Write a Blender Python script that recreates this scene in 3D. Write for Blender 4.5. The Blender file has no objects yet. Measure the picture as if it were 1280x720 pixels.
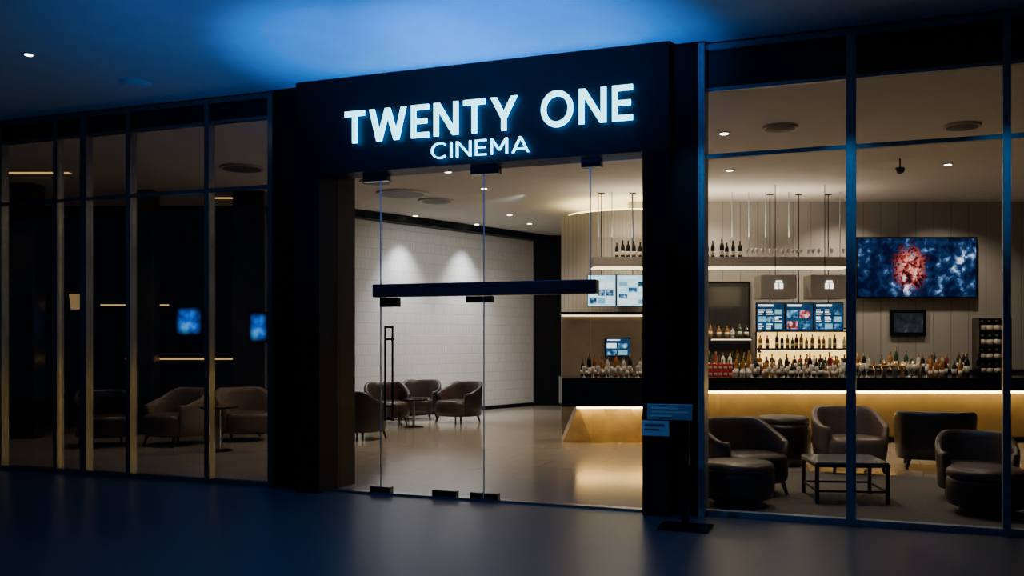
import bpy, bmesh, math, random
from mathutils import Matrix, Vector
random.seed(7)
C = bpy.context.scene.collection
PI = math.pi
R = math.radians
# ------------------------------------------------------------------ frames of reference
FPX, HY, CH = 1200.0, 424.0, 1.5
TH = math.atan2(1200, 3114)
cT, sT = math.cos(TH), math.sin(TH)
D0 = 8.82
FL, FR = (0, D0, 0), -TH
IC = 3.85
def PX(px, Y): return (px-640)/FPX*Y
def PZ(py, Y): return CH+(HY-py)/FPX*Y
def F(s, t, z=0): return (cT*s+sT*t, D0-sT*s+cT*t, z)
def fdepth(px, t=0):
    return (cT*D0+t)/(sT*(px-640)/FPX+cT)
def fs(px, t=0):
    Y = fdepth(px, t); X = PX(px, Y)
    return cT*X-sT*(Y-D0)
def fz(px, py, t=0): return PZ(py, fdepth(px, t))
# ------------------------------------------------------------------ mesh builder
class MB:
    def __init__(s): s.b = bmesh.new()
    def box(s, x0, x1, y0, y1, z0, z1, mi=0):
        v = [s.b.verts.new(p) for p in ((x0,y0,z0),(x1,y0,z0),(x1,y1,z0),(x0,y1,z0),(x0,y0,z1),(x1,y0,z1),(x1,y1,z1),(x0,y1,z1))]
        for f in ((0,3,2,1),(4,5,6,7),(0,1,5,4),(1,2,6,5),(2,3,7,6),(3,0,4,7)):
            s.b.faces.new([v[i] for i in f]).material_index = mi
        return s
    def quad(s, pts, mi=0):
        s.b.faces.new([s.b.verts.new(p) for p in pts]).material_index = mi; return s
    def vprism(s, pts, y0, y1):            # polygon in x,z extruded along y; front (y0) mat 0, the rest mat 1
        n = len(pts)
        a = [s.b.verts.new((p[0],y0,p[1])) for p in pts]; b = [s.b.verts.new((p[0],y1,p[1])) for p in pts]
        s.b.faces.new(a).material_index = 0
        s.b.faces.new(b[::-1]).material_index = 1
        for i in range(n): s.b.faces.new((a[i],b[i],b[(i+1)%n],a[(i+1)%n])).material_index = 1
        return s
    def lathe(s, prof, cx=0, cy=0, cz=0, seg=20, sx=1, sy=1):
        rings = []
        for r, z in prof:
            rings.append([s.b.verts.new((cx+r*sx*math.cos(2*PI*i/seg), cy+r*sy*math.sin(2*PI*i/seg), cz+z)) for i in range(seg)])
        for k in range(len(rings)-1):
            for i in range(seg):
                j = (i+1) % seg
                s.b.faces.new((rings[k][i],rings[k][j],rings[k+1][j],rings[k+1][i]))
        s.b.faces.new(rings[0][::-1]); s.b.faces.new(rings[-1])
        return s
    def cyl(s, cx, cy, z0, z1, r, seg=16): return s.lathe([(r,z0),(r,z1)], cx, cy, 0, seg)
    def rod(s, p, q, r, r2=None, seg=10):
        p, q = Vector(p), Vector(q); d = (q-p); L = d.length
        M = Matrix.Translation(p) @ d.to_track_quat('Z','Y').to_matrix().to_4x4()
        r2 = r if r2 is None else r2
        A = [s.b.verts.new(M @ Vector((r*math.cos(2*PI*i/seg), r*math.sin(2*PI*i/seg), 0))) for i in range(seg)]
        B = [s.b.verts.new(M @ Vector((r2*math.cos(2*PI*i/seg), r2*math.sin(2*PI*i/seg), L))) for i in range(seg)]
        s.b.faces.new(A[::-1]); s.b.faces.new(B)
        for i in range(seg):
            j = (i+1) % seg
            s.b.faces.new((A[i],A[j],B[j],B[i]))
        return s
    def build(s, name, mats, parent=None, loc=(0,0,0), rz=0, smooth=False, bevel=0):
        bmesh.ops.recalc_face_normals(s.b, faces=s.b.faces)
        me = bpy.data.meshes.new(name); s.b.to_mesh(me); s.b.free()
        for m in (mats if isinstance(mats, (list,tuple)) else [mats]): me.materials.append(m)
        o = bpy.data.objects.new(name, me); C.objects.link(o)
        o.location = loc; o.rotation_euler = (0,0,rz)
        if parent: o.parent = parent
        if smooth:
            for p in me.polygons: p.use_smooth = True
        if bevel:
            b = o.modifiers.new('bevel','BEVEL'); b.width = bevel; b.segments = 2; b.limit_method = 'ANGLE'
        return o
def tag(o, label, cat, group=None):
    o['label'] = label; o['category'] = cat
    if group: o['group'] = group
    return o
def thing(name, label, cat, loc=(0,0,0), rz=0, group=None):
    o = bpy.data.objects.new(name, None); C.objects.link(o); o.empty_display_size = .1
    o.location = loc; o.rotation_euler = (0,0,rz)
    return tag(o, label, cat, group)
def struct(name, mb, m, loc=(0,0,0), rz=0, parent=None, bevel=0, smooth=False):
    o = mb.build(name, m, parent, loc, rz, bevel=bevel, smooth=smooth)
    if not parent: o['kind'] = 'structure'
    return o
def dup(root, loc, rz=0, label=None, group=None, scale=None):
    r = root.copy(); C.objects.link(r); r.location = loc; r.rotation_euler = (0,0,rz)
    if label: r['label'] = label
    if group: r['group'] = group
    if scale: r.scale = scale if isinstance(scale, tuple) else (scale,)*3
    for ch in list(root.children):
        c = ch.copy(); C.objects.link(c); c.parent = r
        for g in list(ch.children):
            d = g.copy(); C.objects.link(d); d.parent = c
    return r
# ------------------------------------------------------------------ materials
def nt(name):
    m = bpy.data.materials.new(name); m.use_nodes = True
    return m, m.node_tree.nodes, m.node_tree.links
def coords(N, L, scale=(1,1,1)):
    tc = N.new('ShaderNodeTexCoord'); mp = N.new('ShaderNodeMapping'); mp.inputs['Scale'].default_value = scale
    L.new(tc.outputs['Object'], mp.inputs['Vector']); return mp.outputs['Vector']
def mat(name, col, rough=.5, metal=0, ns=12, amt=.15, bump=.0, spec=.5, sheen=0, bd=.01):
    m, N, L = nt(name); b = N['Principled BSDF']
    v = coords(N, L)
    n = N.new('ShaderNodeTexNoise'); n.inputs['Scale'].default_value = ns; n.inputs['Detail'].default_value = 4
    L.new(v, n.inputs['Vector'])
    r = N.new('ShaderNodeValToRGB')
    r.color_ramp.elements[0].position = .3; r.color_ramp.elements[1].position = .7
    r.color_ramp.elements[0].color = tuple(c*(1-amt) for c in col)+(1,)
    r.color_ramp.elements[1].color = tuple(min(1,c*(1+amt)) for c in col)+(1,)
    L.new(n.outputs['Fac'], r.inputs['Fac']); L.new(r.outputs['Color'], b.inputs['Base Color'])
    b.inputs['Roughness'].default_value = rough; b.inputs['Metallic'].default_value = metal
    b.inputs['Specular IOR Level'].default_value = spec
    if sheen: b.inputs['Sheen Weight'].default_value = sheen
    if bump:
        bp = N.new('ShaderNodeBump'); bp.inputs['Strength'].default_value = bump; bp.inputs['Distance'].default_value = bd
        L.new(n.outputs['Fac'], bp.inputs['Height']); L.new(bp.outputs['Normal'], b.inputs['Normal'])
    return m
def emit(name, col, strength):
    m, N, L = nt(name); N.remove(N['Principled BSDF'])
    e = N.new('ShaderNodeEmission'); e.inputs['Color'].default_value = col+(1,); e.inputs['Strength'].default_value = strength
    L.new(e.outputs[0], N['Material Output'].inputs['Surface']); return m
def glassmat(name, tint=(.92,.95,.96), base=.05, gl=(1,1,1)):
    m, N, L = nt(name); N.remove(N['Principled BSDF'])
    t = N.new('ShaderNodeBsdfTransparent'); t.inputs['Color'].default_value = tint+(1,)
    g = N.new('ShaderNodeBsdfGlossy'); g.inputs['Roughness'].default_value = .01; g.inputs['Color'].default_value = gl+(1,)
    lw = N.new('ShaderNodeLayerWeight'); lw.inputs['Blend'].default_value = .5
    p = N.new('ShaderNodeMath'); p.operation = 'POWER'; p.inputs[1].default_value = 4
    a = N.new('ShaderNodeMath'); a.operation = 'MULTIPLY_ADD'; a.inputs[1].default_value = .8; a.inputs[2].default_value = base
    a.use_clamp = True
    L.new(lw.outputs['Facing'], p.inputs[0]); L.new(p.outputs[0], a.inputs[0])
    mx = N.new('ShaderNodeMixShader'); L.new(a.outputs[0], mx.inputs[0]); L.new(t.outputs[0], mx.inputs[1]); L.new(g.outputs[0], mx.inputs[2])
    L.new(mx.outputs[0], N['Material Output'].inputs['Surface']); return m
def brickmat(name, c1, c2, mortar, scale, bw, rh, ms, rough, bump=.2, swap=None, offset=.5):
    m, N, L = nt(name); b = N['Principled BSDF']
    tc = N.new('ShaderNodeTexCoord'); v = tc.outputs['Object']
    if swap:
        sp = N.new('ShaderNodeSeparateXYZ'); cb = N.new('ShaderNodeCombineXYZ'); L.new(v, sp.inputs[0])
        L.new(sp.outputs[swap[0]], cb.inputs[0]); L.new(sp.outputs[swap[1]], cb.inputs[1]); v = cb.outputs[0]
    k = N.new('ShaderNodeTexBrick'); L.new(v, k.inputs['Vector'])
    k.offset = offset
    k.inputs['Color1'].default_value = c1+(1,); k.inputs['Color2'].default_value = c2+(1,); k.inputs['Mortar'].default_value = mortar+(1,)
    k.inputs['Scale'].default_value = scale; k.inputs['Brick Width'].default_value = bw; k.inputs['Row Height'].default_value = rh
    k.inputs['Mortar Size'].default_value = ms
    L.new(k.outputs['Color'], b.inputs['Base Color']); b.inputs['Roughness'].default_value = rough
    bp = N.new('ShaderNodeBump'); bp.inputs['Strength'].default_value = bump; bp.inputs['Distance'].default_value = .01; bp.invert = True
    L.new(k.outputs['Fac'], bp.inputs['Height']); L.new(bp.outputs['Normal'], b.inputs['Normal'])
    return m
def screenmat(name, stops, scale, strength, stretch=(1,1,1), fade=None):
    m, N, L = nt(name); N.remove(N['Principled BSDF']); v = coords(N, L, stretch)
    n = N.new('ShaderNodeTexNoise'); n.inputs['Scale'].default_value = scale; n.inputs['Detail'].default_value = 5; n.inputs['Distortion'].default_value = .3
    L.new(v, n.inputs['Vector'])
    r = N.new('ShaderNodeValToRGB'); el = r.color_ramp.elements
    while len(el) < len(stops): el.new(.5)
    for e, (p, c) in zip(el, stops): e.position = p; e.color = c+(1,)
    L.new(n.outputs['Fac'], r.inputs['Fac'])
    e = N.new('ShaderNodeEmission'); e.inputs['Strength'].default_value = strength
    if fade:                                # emission fades to black at the four edges, a painted soft reflection
        sp = N.new('ShaderNodeSeparateXYZ'); L.new(v, sp.inputs[0]); prev = None
        for ax, half in ((0,fade[0]),(2,fade[1])):
            ab = N.new('ShaderNodeMath'); ab.operation = 'ABSOLUTE'; L.new(sp.outputs[ax], ab.inputs[0])
            mr = N.new('ShaderNodeMapRange'); mr.interpolation_type = 'SMOOTHSTEP'; mr.inputs['From Min'].default_value = half*.35; mr.inputs['From Max'].default_value = half
            mr.inputs['To Min'].default_value = 1; mr.inputs['To Max'].default_value = .0; L.new(ab.outputs[0], mr.inputs['Value'])
            if prev is None: prev = mr
            else:
                mu = N.new('ShaderNodeMath'); mu.operation = 'MULTIPLY'; L.new(prev.outputs[0], mu.inputs[0]); L.new(mr.outputs[0], mu.inputs[1])
                ms = N.new('ShaderNodeMath'); ms.operation = 'MULTIPLY'; ms.inputs[1].default_value = strength; L.new(mu.outputs[0], ms.inputs[0])
                L.new(ms.outputs[0], e.inputs['Strength'])
    L.new(r.outputs['Color'], e.inputs['Color']); L.new(e.outputs[0], N['Material Output'].inputs['Surface'])
    return m
def filmscreen(name, strength):     # dark blue picture with a red mass in the middle and pale pinkish clusters
    m, N, L = nt(name); N.remove(N['Principled BSDF']); v = coords(N, L)
    n = N.new('ShaderNodeTexNoise'); n.inputs['Scale'].default_value = 9; n.inputs['Detail'].default_value = 9; n.inputs['Roughness'].default_value = .62; n.inputs['Distortion'].default_value = .5; L.new(v, n.inputs['Vector'])
    n2 = N.new('ShaderNodeTexNoise'); n2.inputs['Scale'].default_value = 2.2; n2.inputs['Detail'].default_value = 2; L.new(v, n2.inputs['Vector'])
    av = N.new('ShaderNodeMath'); av.operation = 'MULTIPLY_ADD'; av.inputs[1].default_value = .55; L.new(n2.outputs['Fac'], av.inputs[0])
    hf = N.new('ShaderNodeMath'); hf.operation = 'MULTIPLY'; hf.inputs[1].default_value = .45; L.new(n.outputs['Fac'], hf.inputs[0]); L.new(hf.outputs[0], av.inputs[2])
    r = N.new('ShaderNodeValToRGB'); el = r.color_ramp.elements
    for p, c in ((.55,(.006,.02,.07,1)),(.6,(.06,.14,.3,1))): e = el.new(p); e.color = c
    el[0].position = .44; el[0].color = (.001,.003,.018,1)
    el[-1].position = .66; el[-1].color = (.85,.78,.85,1)
    L.new(av.outputs[0], r.inputs['Fac'])
    r2 = N.new('ShaderNodeValToRGB'); e2 = r2.color_ramp.elements
    for p, c in ((.48,(.25,.025,.015,1)),(.55,(.75,.2,.14,1))): e = e2.new(p); e.color = c
    e2[0].position = .42; e2[0].color = (.008,.003,.01,1); e2[-1].position = .64; e2[-1].color = (1,.85,.78,1)
    L.new(n.outputs['Fac'], r2.inputs['Fac'])
    ln = N.new('ShaderNodeVectorMath'); ln.operation = 'MULTIPLY_ADD'; ln.inputs[1].default_value = (2.6,1,2.0); ln.inputs[2].default_value = (.3,0,0)
    L.new(v, ln.inputs[0])
    le = N.new('ShaderNodeVectorMath'); le.operation = 'LENGTH'; L.new(ln.outputs[0], le.inputs[0])
    ad = N.new('ShaderNodeMath'); ad.operation = 'MULTIPLY_ADD'; ad.inputs[1].default_value = 3.0; L.new(n.outputs['Fac'], ad.inputs[0]); L.new(le.outputs['Value'], ad.inputs[2])
    mk = N.new('ShaderNodeMapRange'); mk.inputs['From Min'].default_value = 2.3; mk.inputs['From Max'].default_value = 2.0
    L.new(ad.outputs[0], mk.inputs['Value'])
    mx = N.new('ShaderNodeMix'); mx.data_type = 'RGBA'; L.new(mk.outputs[0], mx.inputs[0]); L.new(r.outputs['Color'], mx.inputs[6]); L.new(r2.outputs['Color'], mx.inputs[7])
    e = N.new('ShaderNodeEmission'); e.inputs['Strength'].default_value = strength
    L.new(mx.outputs[2], e.inputs['Color']); L.new(e.outputs[0], N['Material Output'].inputs['Surface'])
    return m
M = dict(
 floor_out = brickmat('dark_stone_tiles', (.043,.057,.075),(.048,.062,.081),(.03,.04,.053), 1, 1.2, 1.2, .006, .33, .04, offset=0),
 floor_in = brickmat('beige_stone_tiles', (.39,.335,.275),(.41,.355,.29),(.31,.265,.22), 1, 1.2, .6, .005, .14, .03),
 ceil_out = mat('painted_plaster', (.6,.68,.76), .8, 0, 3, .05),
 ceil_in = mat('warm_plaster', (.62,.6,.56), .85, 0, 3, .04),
 white_wall = brickmat('white_textured_plaster', (.86,.87,.88),(.78,.79,.8),(.66,.67,.68), 1, .045, .2, .006, .6, .9, swap=(0,2)),
 taupe_wall = brickmat('taupe_wall_panels', (.31,.295,.275),(.35,.33,.305),(.2,.19,.175), 1, .3, 4, .008, .5, .3, swap=(0,2), offset=0),
 cream = brickmat('cream_curved_panels', (.5,.47,.41),(.54,.51,.445),(.4,.375,.325), 1, .06, 5, .006, .55, .3, swap=(0,2), offset=0),
 partition = mat('tan_veneer', (.3,.24,.165), .3, .15, 3, .15),
 dark_wall = mat('dark_brown_panelling', (.045,.04,.035), .2, 0, 4, .3),
 brown_panel = mat('brown_timber_panel', (.06,.042,.03), .4, 0, 6, .3),
 dark_door = mat('near_black_timber', (.008,.006,.005), .5, 0, 6, .3, 0, .1),
 black = mat('black_metal_cladding', (.0035,.004,.005), .45, 0, 6, .2, 0, .15),
 black_gloss = mat('black_gloss_panel', (.006,.007,.01), .12, .1, 6, .2),
 jamb = mat('satin_black_jamb', (.006,.008,.012), .5, 0, 6, .2, 0, .07),
 teal_bar = mat('dark_teal_rail', (.015,.045,.06), .3, .4, 20, .15),
 frame = mat('blue_steel_frame', (.27,.34,.4), .38, .4, 20, .15),
 frame_left = mat('satin_steel_frame', (.25,.26,.265), .24, .85, 20, .15),
 bronze_panel = mat('dark_bronze_panel', (.014,.012,.012), .4, 0, 3, .2, 0, .1),
 steel = mat('brushed_steel', (.45,.46,.48), .25, .95, 40, .1),
 mirror = mat('grey_mirror', (.3,.3,.3), .12, .9, 3, .1),
 edge = mat('glass_edge', (.6,.66,.65), .35, 0, 20, .1),
 glass = glassmat('clear_glass'), glass_left = glassmat('smoked_glass', (.6,.63,.66), .14), door_glass = glassmat('door_glass', (.9,.93,.94), .1),
 spandrel = mat('dark_blue_spandrel_panel', (.008,.012,.02), .12, .2, 3, .2),
 sign_face = emit('sign_white_cyan', (.33,.9,1.0), 3.8),
 sign_side = emit('sign_blue_edge', (.0,.33,1.0), 18),
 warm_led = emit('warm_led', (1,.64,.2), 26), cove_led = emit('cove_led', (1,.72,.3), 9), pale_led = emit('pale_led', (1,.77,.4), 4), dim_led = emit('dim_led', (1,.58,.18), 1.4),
 gold_glow = screenmat('backlit_amber_panel', [(.3,(.6,.32,.06)),(.7,(1,.64,.17))], 3, 3.4),
 lens = emit('lamp_lens', (1,.85,.62), 16), lens_cold = emit('cool_lamp_lens', (.8,.9,1), 12),
 velvet = mat('taupe_leather', (.13,.09,.068), .38, 0, 30, .2, .1, .5),
 tan = mat('tan_leather', (.24,.175,.125), .4, 0, 30, .2, .1, .5),
 leather = mat('black_brown_leather', (.014,.01,.009), .33, 0, 25, .25, .1, .5),
 brownl = mat('dark_brown_leather', (.05,.03,.022), .33, 0, 25, .25, .1, .5),
 greyv = mat('brown_leather', (.072,.052,.042), .36, 0, 30, .2, .1, .5),
 dark_seat = mat('dark_upholstery', (.032,.024,.02), .4, 0, 30, .2, .1, .4),
 leg = mat('dark_timber_leg', (.025,.018,.013), .4, 0, 20, .3),
 carpet = mat('dark_taupe_carpet', (.13,.118,.105), .95, 0, 60, .25, .4, .2),
 gold_front = mat('gold_satin_panel', (.46,.34,.17), .25, .55, 3, .12, .25, .5, 0, .03),
 gold_facet = mat('gold_faceted_panel', (.7,.5,.22), .28, .45, 5, .2),
 brass = mat('polished_brass', (.8,.55,.22), .22, .95, 20, .1),
 amber = mat('amber_glass', (.35,.14,.03), .08, 0, 8, .3), green = mat('green_bottle_glass', (.03,.08,.04), .08, 0, 8, .3),
 red_glass = mat('red_bottle_glass', (.3,.03,.03), .08, 0, 8, .3),
 dark_bottle = mat('dark_bottle_glass', (.02,.016,.016), .08, 0, 8, .3), clear_bottle = mat('pale_bottle_glass', (.65,.65,.62), .08, 0, 8, .2),
 red_can = mat('red_printed_carton', (.6,.03,.025), .4, 0, 8, .2), label = mat('paper_label', (.7,.65,.55), .7, 0, 30, .2),
 foil = mat('gold_foil', (.75,.55,.25), .22, .8, 20, .2),
 shade = mat('grey_fabric_shade', (.42,.39,.35), .8, 0, 40, .1), shade_dark = mat('dark_grey_shade', (.24,.225,.205), .8, 0, 40, .1),
 plate = mat('pale_blue_grey_sign', (.6,.75,.85), .5, 0, 6, .1), ink = mat('white_print', (.9,.93,.96), .5, 0, 6, .05), dkplate = mat('slate_sign', (.33,.44,.52), .4, 0, 6, .1), inkd = mat('dark_print', (.08,.12,.16), .5, 0, 6, .05),
 diffuser = mat('dark_grille', (.1,.095,.09), .6, 0, 10, .2), trimw = mat('white_trim_ring', (.45,.43,.4), .5, 0, 10, .1),
 table_top = mat('pale_blue_glass', (.42,.52,.58), .05, .5, 4, .1),
 scr_navy = screenmat('navy_screen', [(.35,(.004,.015,.045)),(.6,(.015,.07,.16)),(.75,(.08,.2,.35))], 5, 1.2),
 scr_cyan = screenmat('cyan_screen', [(.35,(.3,.68,.85)),(.6,(.5,.85,.95)),(.75,(.8,1,1))], 4, 2.0),
 tile_white = emit('screen_white', (.85,.97,1), 1.9), tile_cyan = emit('screen_cyan', (.25,.6,.78), 1.2),
 tile_blue = screenmat('screen_blue_picture', [(.38,(.01,.04,.1)),(.52,(.05,.2,.4)),(.66,(.5,.75,.9))], 14, 1.3),
 tile_red = screenmat('screen_red_picture', [(.38,(.03,.01,.02)),(.5,(.4,.06,.07)),(.64,(.95,.7,.65))], 14, 1.5),
 blue_scr = screenmat('painted_blue_reflection', [(.4,(.0,.05,.35)),(.52,(.0,.15,.9)),(.66,(.1,.48,1))], 4, 1.5, (1,1,1), (.235,.255)),
 blue_refl2 = screenmat('painted_blue_column_reflection', [(.4,(.0,.05,.35)),(.52,(.0,.15,.9)),(.66,(.1,.48,1))], 4, 1.5, (1,1,1), (.15,.235)),
 dim_scr = screenmat('dim_picture', [(.3,(.01,.012,.015)),(.6,(.05,.06,.07)),(.75,(.25,.24,.22))], 6, .5),
 film = filmscreen('film_display', 1.7),
)
# ------------------------------------------------------------------ setting: floors and ceilings (façade frame)
struct('floor_outside', MB().box(-16,14,-11,0,-.1,0), M['floor_out'], FL, FR)
struct('floor_inside', MB().box(-13,8.5,0,16,-.1,0), M['floor_in'], FL, FR)
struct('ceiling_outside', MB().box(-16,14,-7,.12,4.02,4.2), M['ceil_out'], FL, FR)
struct('ceiling_inside', MB().box(-13,8.5,.12,16,IC,IC+.3), M['ceil_in'], FL, FR)
struct('wall_left', MB().box(-13.2,-13,0,16,0,IC), M['dark_wall'], FL, FR)
struct('wall_right', MB().box(8.5,8.7,0,16,0,IC), M['brown_panel'], FL, FR)
struct('wall_back', MB().box(-13,8.5,16,16.2,0,IC), M['brown_panel'], FL, FR)
# white lounge wall, receding
A, B = Vector((-3.45,16.91)), Vector((.48,21.66))
d = (B-A).normalized(); nrm = Vector((d.y,-d.x))
Lw = (B-A).length; wr = math.atan2(d.y, d.x)
struct('wall_lounge', MB().box(0,Lw,0,.25,0,IC-.14), M['white_wall'], (A.x,A.y,0), wr)
struct('trim_1', MB().box(-.3,Lw+.3,-.25,.25,IC-.14,IC), M['black'], (A.x,A.y,0), wr)
struct('baseboard_lounge', MB().box(0,Lw,-.02,0,0,.08), M['black'], (A.x,A.y,0), wr)
struct('wall_lobby', MB().box(-12,-3.45,16.92,17.1,0,IC), M['dark_wall'])
struct('wall_corridor', MB().box(.45,3,21.72,21.9,0,IC), M['dark_door'])
# bar walls: flat taupe wall, curved cream column with a cove light on top
struct('wall_bar', MB().box(2.0,9.6,16.4,16.6,0,IC), M['taupe_wall'])
CX, CY, CR = 2.02, 16.75, 1.16
ck = struct('wall_curved', MB().lathe([(CR,0),(CR,3.6)], CX, CY, 0, 64), M['cream'])
for p in ck.data.polygons:
    if abs(p.normal.z) < .5: p.use_smooth = True
MB().lathe([(CR-.1,3.605),(CR-.1,3.64)], CX, CY, 0, 64).build('cove_light', M['cove_led'], ck)
# ------------------------------------------------------------------ storefront
def bay(n, p0, p1, gm, fm, mull=.07, sl=None, sr=None, sp=3.6):
    s0 = fs(p0) if sl is None else sl; s1 = fs(p1) if sr is None else sr
    m = MB().box(s1-mull/2,s1+mull/2,-.05,.05,0,4.0)
    m.box(s0+mull/2,s1-mull/2,-.04,.04,0,.05).box(s0+mull/2,s1-mull/2,-.03,.03,3.035,3.07).box(s0+mull/2,s1-mull/2,-.04,.04,3.95,4.0)
    m.box(s0+mull/2,s1-mull/2,-.03,.03,sp,sp+.03)
    o = struct('window_%d' % n, m, fm, FL, FR)
    a, b = s0+mull/2, s1-mull/2
    g = MB()
    g.quad([(a,0,.05),(b,0,.05),(b,0,3.035),(a,0,3.035)]); g.quad([(a,0,3.07),(b,0,3.07),(b,0,sp),(a,0,sp)])
    g.build('glass', gm, o)
    MB().box(a,b,.0,.03,sp+.03,3.95).build('spandrel_panel', M['spandrel'], o)
    return o
lb = [-170,-75,4,73,108,164,262]
n = 1
for i in range(len(lb)-1):
    bay(n, lb[i], lb[i+1], M['glass_left'], M['frame_left'], .06 if i != 3 else .09, sp=3.74); n += 1
bay(n, 262, 341, M['glass_left'], M['frame_left'], .06, sp=3.74); n += 1
struct('wall_storefront_left', MB().box(-13,fs(-170),-.05,.1,0,4.0), M['black'], FL, FR)
bay(n, 876, 1064, M['glass'], M['frame'], .075); n += 1
bay(n, 1064, 1258, M['glass'], M['frame'], .055); n += 1
bay(n, 1258, 1450, M['glass'], M['frame'], .055); n += 1
bay(n, 0, 0, M['glass'], M['frame'], .055, sl=fs(1450), sr=fs(1450)+1.3); n += 1
struct('wall_storefront_right', MB().box(fs(1450)+1.33,8.5,-.05,.1,0,4.0), M['black'], FL, FR)
# portal
T = -.2
s_l0, s_l1, s_l2 = fs(341,-.05), fs(370,T), fs(399,T)
s_r1, s_r2, s_r3 = fs(803,T), fs(836,T), fs(873,-.1)
zf = fz(600,204,T)
struct('trim_2', MB().box(s_l0,s_l1,-.06,.12,0,4.0), M['black'], FL, FR)
struct('trim_3', MB().box(s_l1,s_l2,T,.12,0,zf), M['jamb'], FL, FR)
struct('trim_4', MB().box(s_r1,s_r2,T,.12,0,zf), M['black_gloss'], FL, FR)
struct('trim_5', MB().box(s_r2,s_r3,-.1,.12,0,4.0), M['black'], FL, FR)
struct('trim_12', MB().box(s_r3,s_r3+.05,-.1,.1,0,4.0), M['frame'], FL, FR)
struct('wall_fascia', MB().box(s_l1,s_r2,T,.12,zf,4.01), M['black'], FL, FR)
struct('wall_vestibule', MB().box(s_l2-.12,s_l2,.13,.48,0,3.35), M['bronze_panel'], FL, FR)
# door glazing
sa, sb, sc, sd = fs(476), fs(605), fs(738), s_r1
zb0, zb1 = 1.9, 2.03
def pane(name, a, b, z0, z1, t=0):
    return struct(name, MB().quad([(a,t,z0),(b,t,z0),(b,t,z1),(a,t,z1)]), M['door_glass'], FL, FR)
g = .005
for (a, b, z0, z1) in ((s_l2,sa,.02,zf),(sc,sd,.02,zf),(sa,sb,zb1,zf),(sb,sc,zb1,zf)):
    w = pane('window_%d' % n, a+g, b-g, z0, z1); n += 1
    MB().box(b-g,b+g,-.005,.005,z0,z1).build('edge_seal', M['edge'], w)
def patch(o, a, b, z0, z1): return MB().box(a,b,-.035,.035,z0,z1).build('patch_fitting', M['black_gloss'], o, bevel=.004)
d1 = pane('door_1', sa+g, sb-g, .02, zb0)
patch(d1, sa+.005, sa+.2, zb0-.09, zb0); patch(d1, sb-.17, sb-.01, zb0-.06, zb0)
patch(d1, sa-.1, sa+.12, .0, .075); patch(d1, sb-.52, sb-.27, 0, .075); patch(d1, sb-.13, sb-.01, 0, .075)
h = MB()
for dx in (.085,.165): h.rod((sa+dx,-.07,.72),(sa+dx,-.07,1.63),.01)
for z in (.735,.86,1.5,1.615): h.rod((sa+.085,-.07,z),(sa+.165,-.07,z),.011)
for z in (.86,1.5): h.rod((sa+.125,-.07,z),(sa+.125,.03,z),.011)
h.build('handle', M['black_gloss'], d1)
MB().box(sa-g,sa+g,-.005,.005,.02,zb0).build('edge_seal', M['edge'], d1)
d2 = pane('door_2', sb+g, sc-g, .02, zb0)
MB().box(sb-g,sb+g,-.005,.005,.02,zb0).build('edge_seal', M['edge'], d2)
patch(d2, sb+.01, sb+.15, 0, .075); patch(d2, sb+.01, sb+.09, zb0-.06, zb0)
struct('trim_6', MB().box(fs(469),fs(747),-.06,.06,zb0+.005,zb1), M['teal_bar'], FL, FR, bevel=.008)
struct('trim_7', MB().box(fs(456),fs(486),-.04,.04,zf-.07,zf).box(fs(590),fs(625),-.04,.04,zf-.07,zf).box(fs(728),fs(752),-.04,.04,zf-.07,zf), M['black_gloss'], FL, FR)
struct('trim_8', MB().box(s_l2,s_r1,-.05,.05,0,.02), M['steel'], FL, FR)
# ------------------------------------------------------------------ sign lettering
def stroke(p, q, hw): return [(p[0]-hw,p[1]),(q[0]-hw,q[1]),(q[0]+hw,q[1]),(p[0]+hw,p[1])]
def rect(x0,x1,z0,z1): return [(x0,z0),(x1,z0),(x1,z1),(x0,z1)]
def arc(cx, cz, ro, ri, a0, a1, n):
    out = []
    for i in range(n):
        t0, t1 = R(a0+(a1-a0)*i/n), R(a0+(a1-a0)*(i+1)/n)
        out.append([(cx+ri*math.cos(t0),cz+ri*math.sin(t0)),(cx+ro*math.cos(t0),cz+ro*math.sin(t0)),(cx+ro*math.cos(t1),cz+ro*math.sin(t1)),(cx+ri*math.cos(t1),cz+ri*math.sin(t1))])
    return out
def glyph(ch, w):
    h = w*.56
    if ch == 'T': return .76, [rect(0,.76,1-w*.95,1), rect(.38-w/2,.38+w/2,0,1-w*.95)]
    if ch == 'W': return 1.4, [stroke((h,1),(.37,0),h), stroke((.7,1),(.37,0),h), stroke((.7,1),(1.03,0),h), stroke((1.4-h,1),(1.03,0),h)]
    if ch == 'E': return .64, [rect(0,w,0,1), rect(w,.64,1-w*.92,1), rect(w,.58,.5-w*.45,.5+w*.45), rect(w,.64,0,w*.92)]
    if ch == 'N': return .88, [rect(0,w,0,1), rect(.88-w,.88,0,1), stroke((h*1.05,1),(.88-h*1.05,0),h*1.15)]
    if ch == 'Y': return .92, [stroke((h*1.1,1),(.46,.38),h*1.1), stroke((.92-h*1.1,1),(.46,.38),h*1.1), rect(.46-w/2,.46+w/2,0,.44)]
    if ch == 'O': return 1.06, arc(.53,.5,.53,.53-w*.98,0,360,40)
    if ch == 'C': return .9, arc(.53,.5,.53,.53-w*.98,48,312,30)
    if ch == 'I': return w, [rect(0,w,0,1)]
    if ch == 'M': return .98, [rect(0,w,0,1), rect(.98-w,.98,0,1), stroke((h,1),(.49,.24),h), stroke((.98-h,1),(.49,.24),h)]
    if ch == 'A': return .96, [stroke((.48,1),(h,0),h), stroke((.48,1),(.96-h,0),h), rect(.22,.74,.2,.2+w*.85)]
    return .42, []
TS = T-.06
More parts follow.
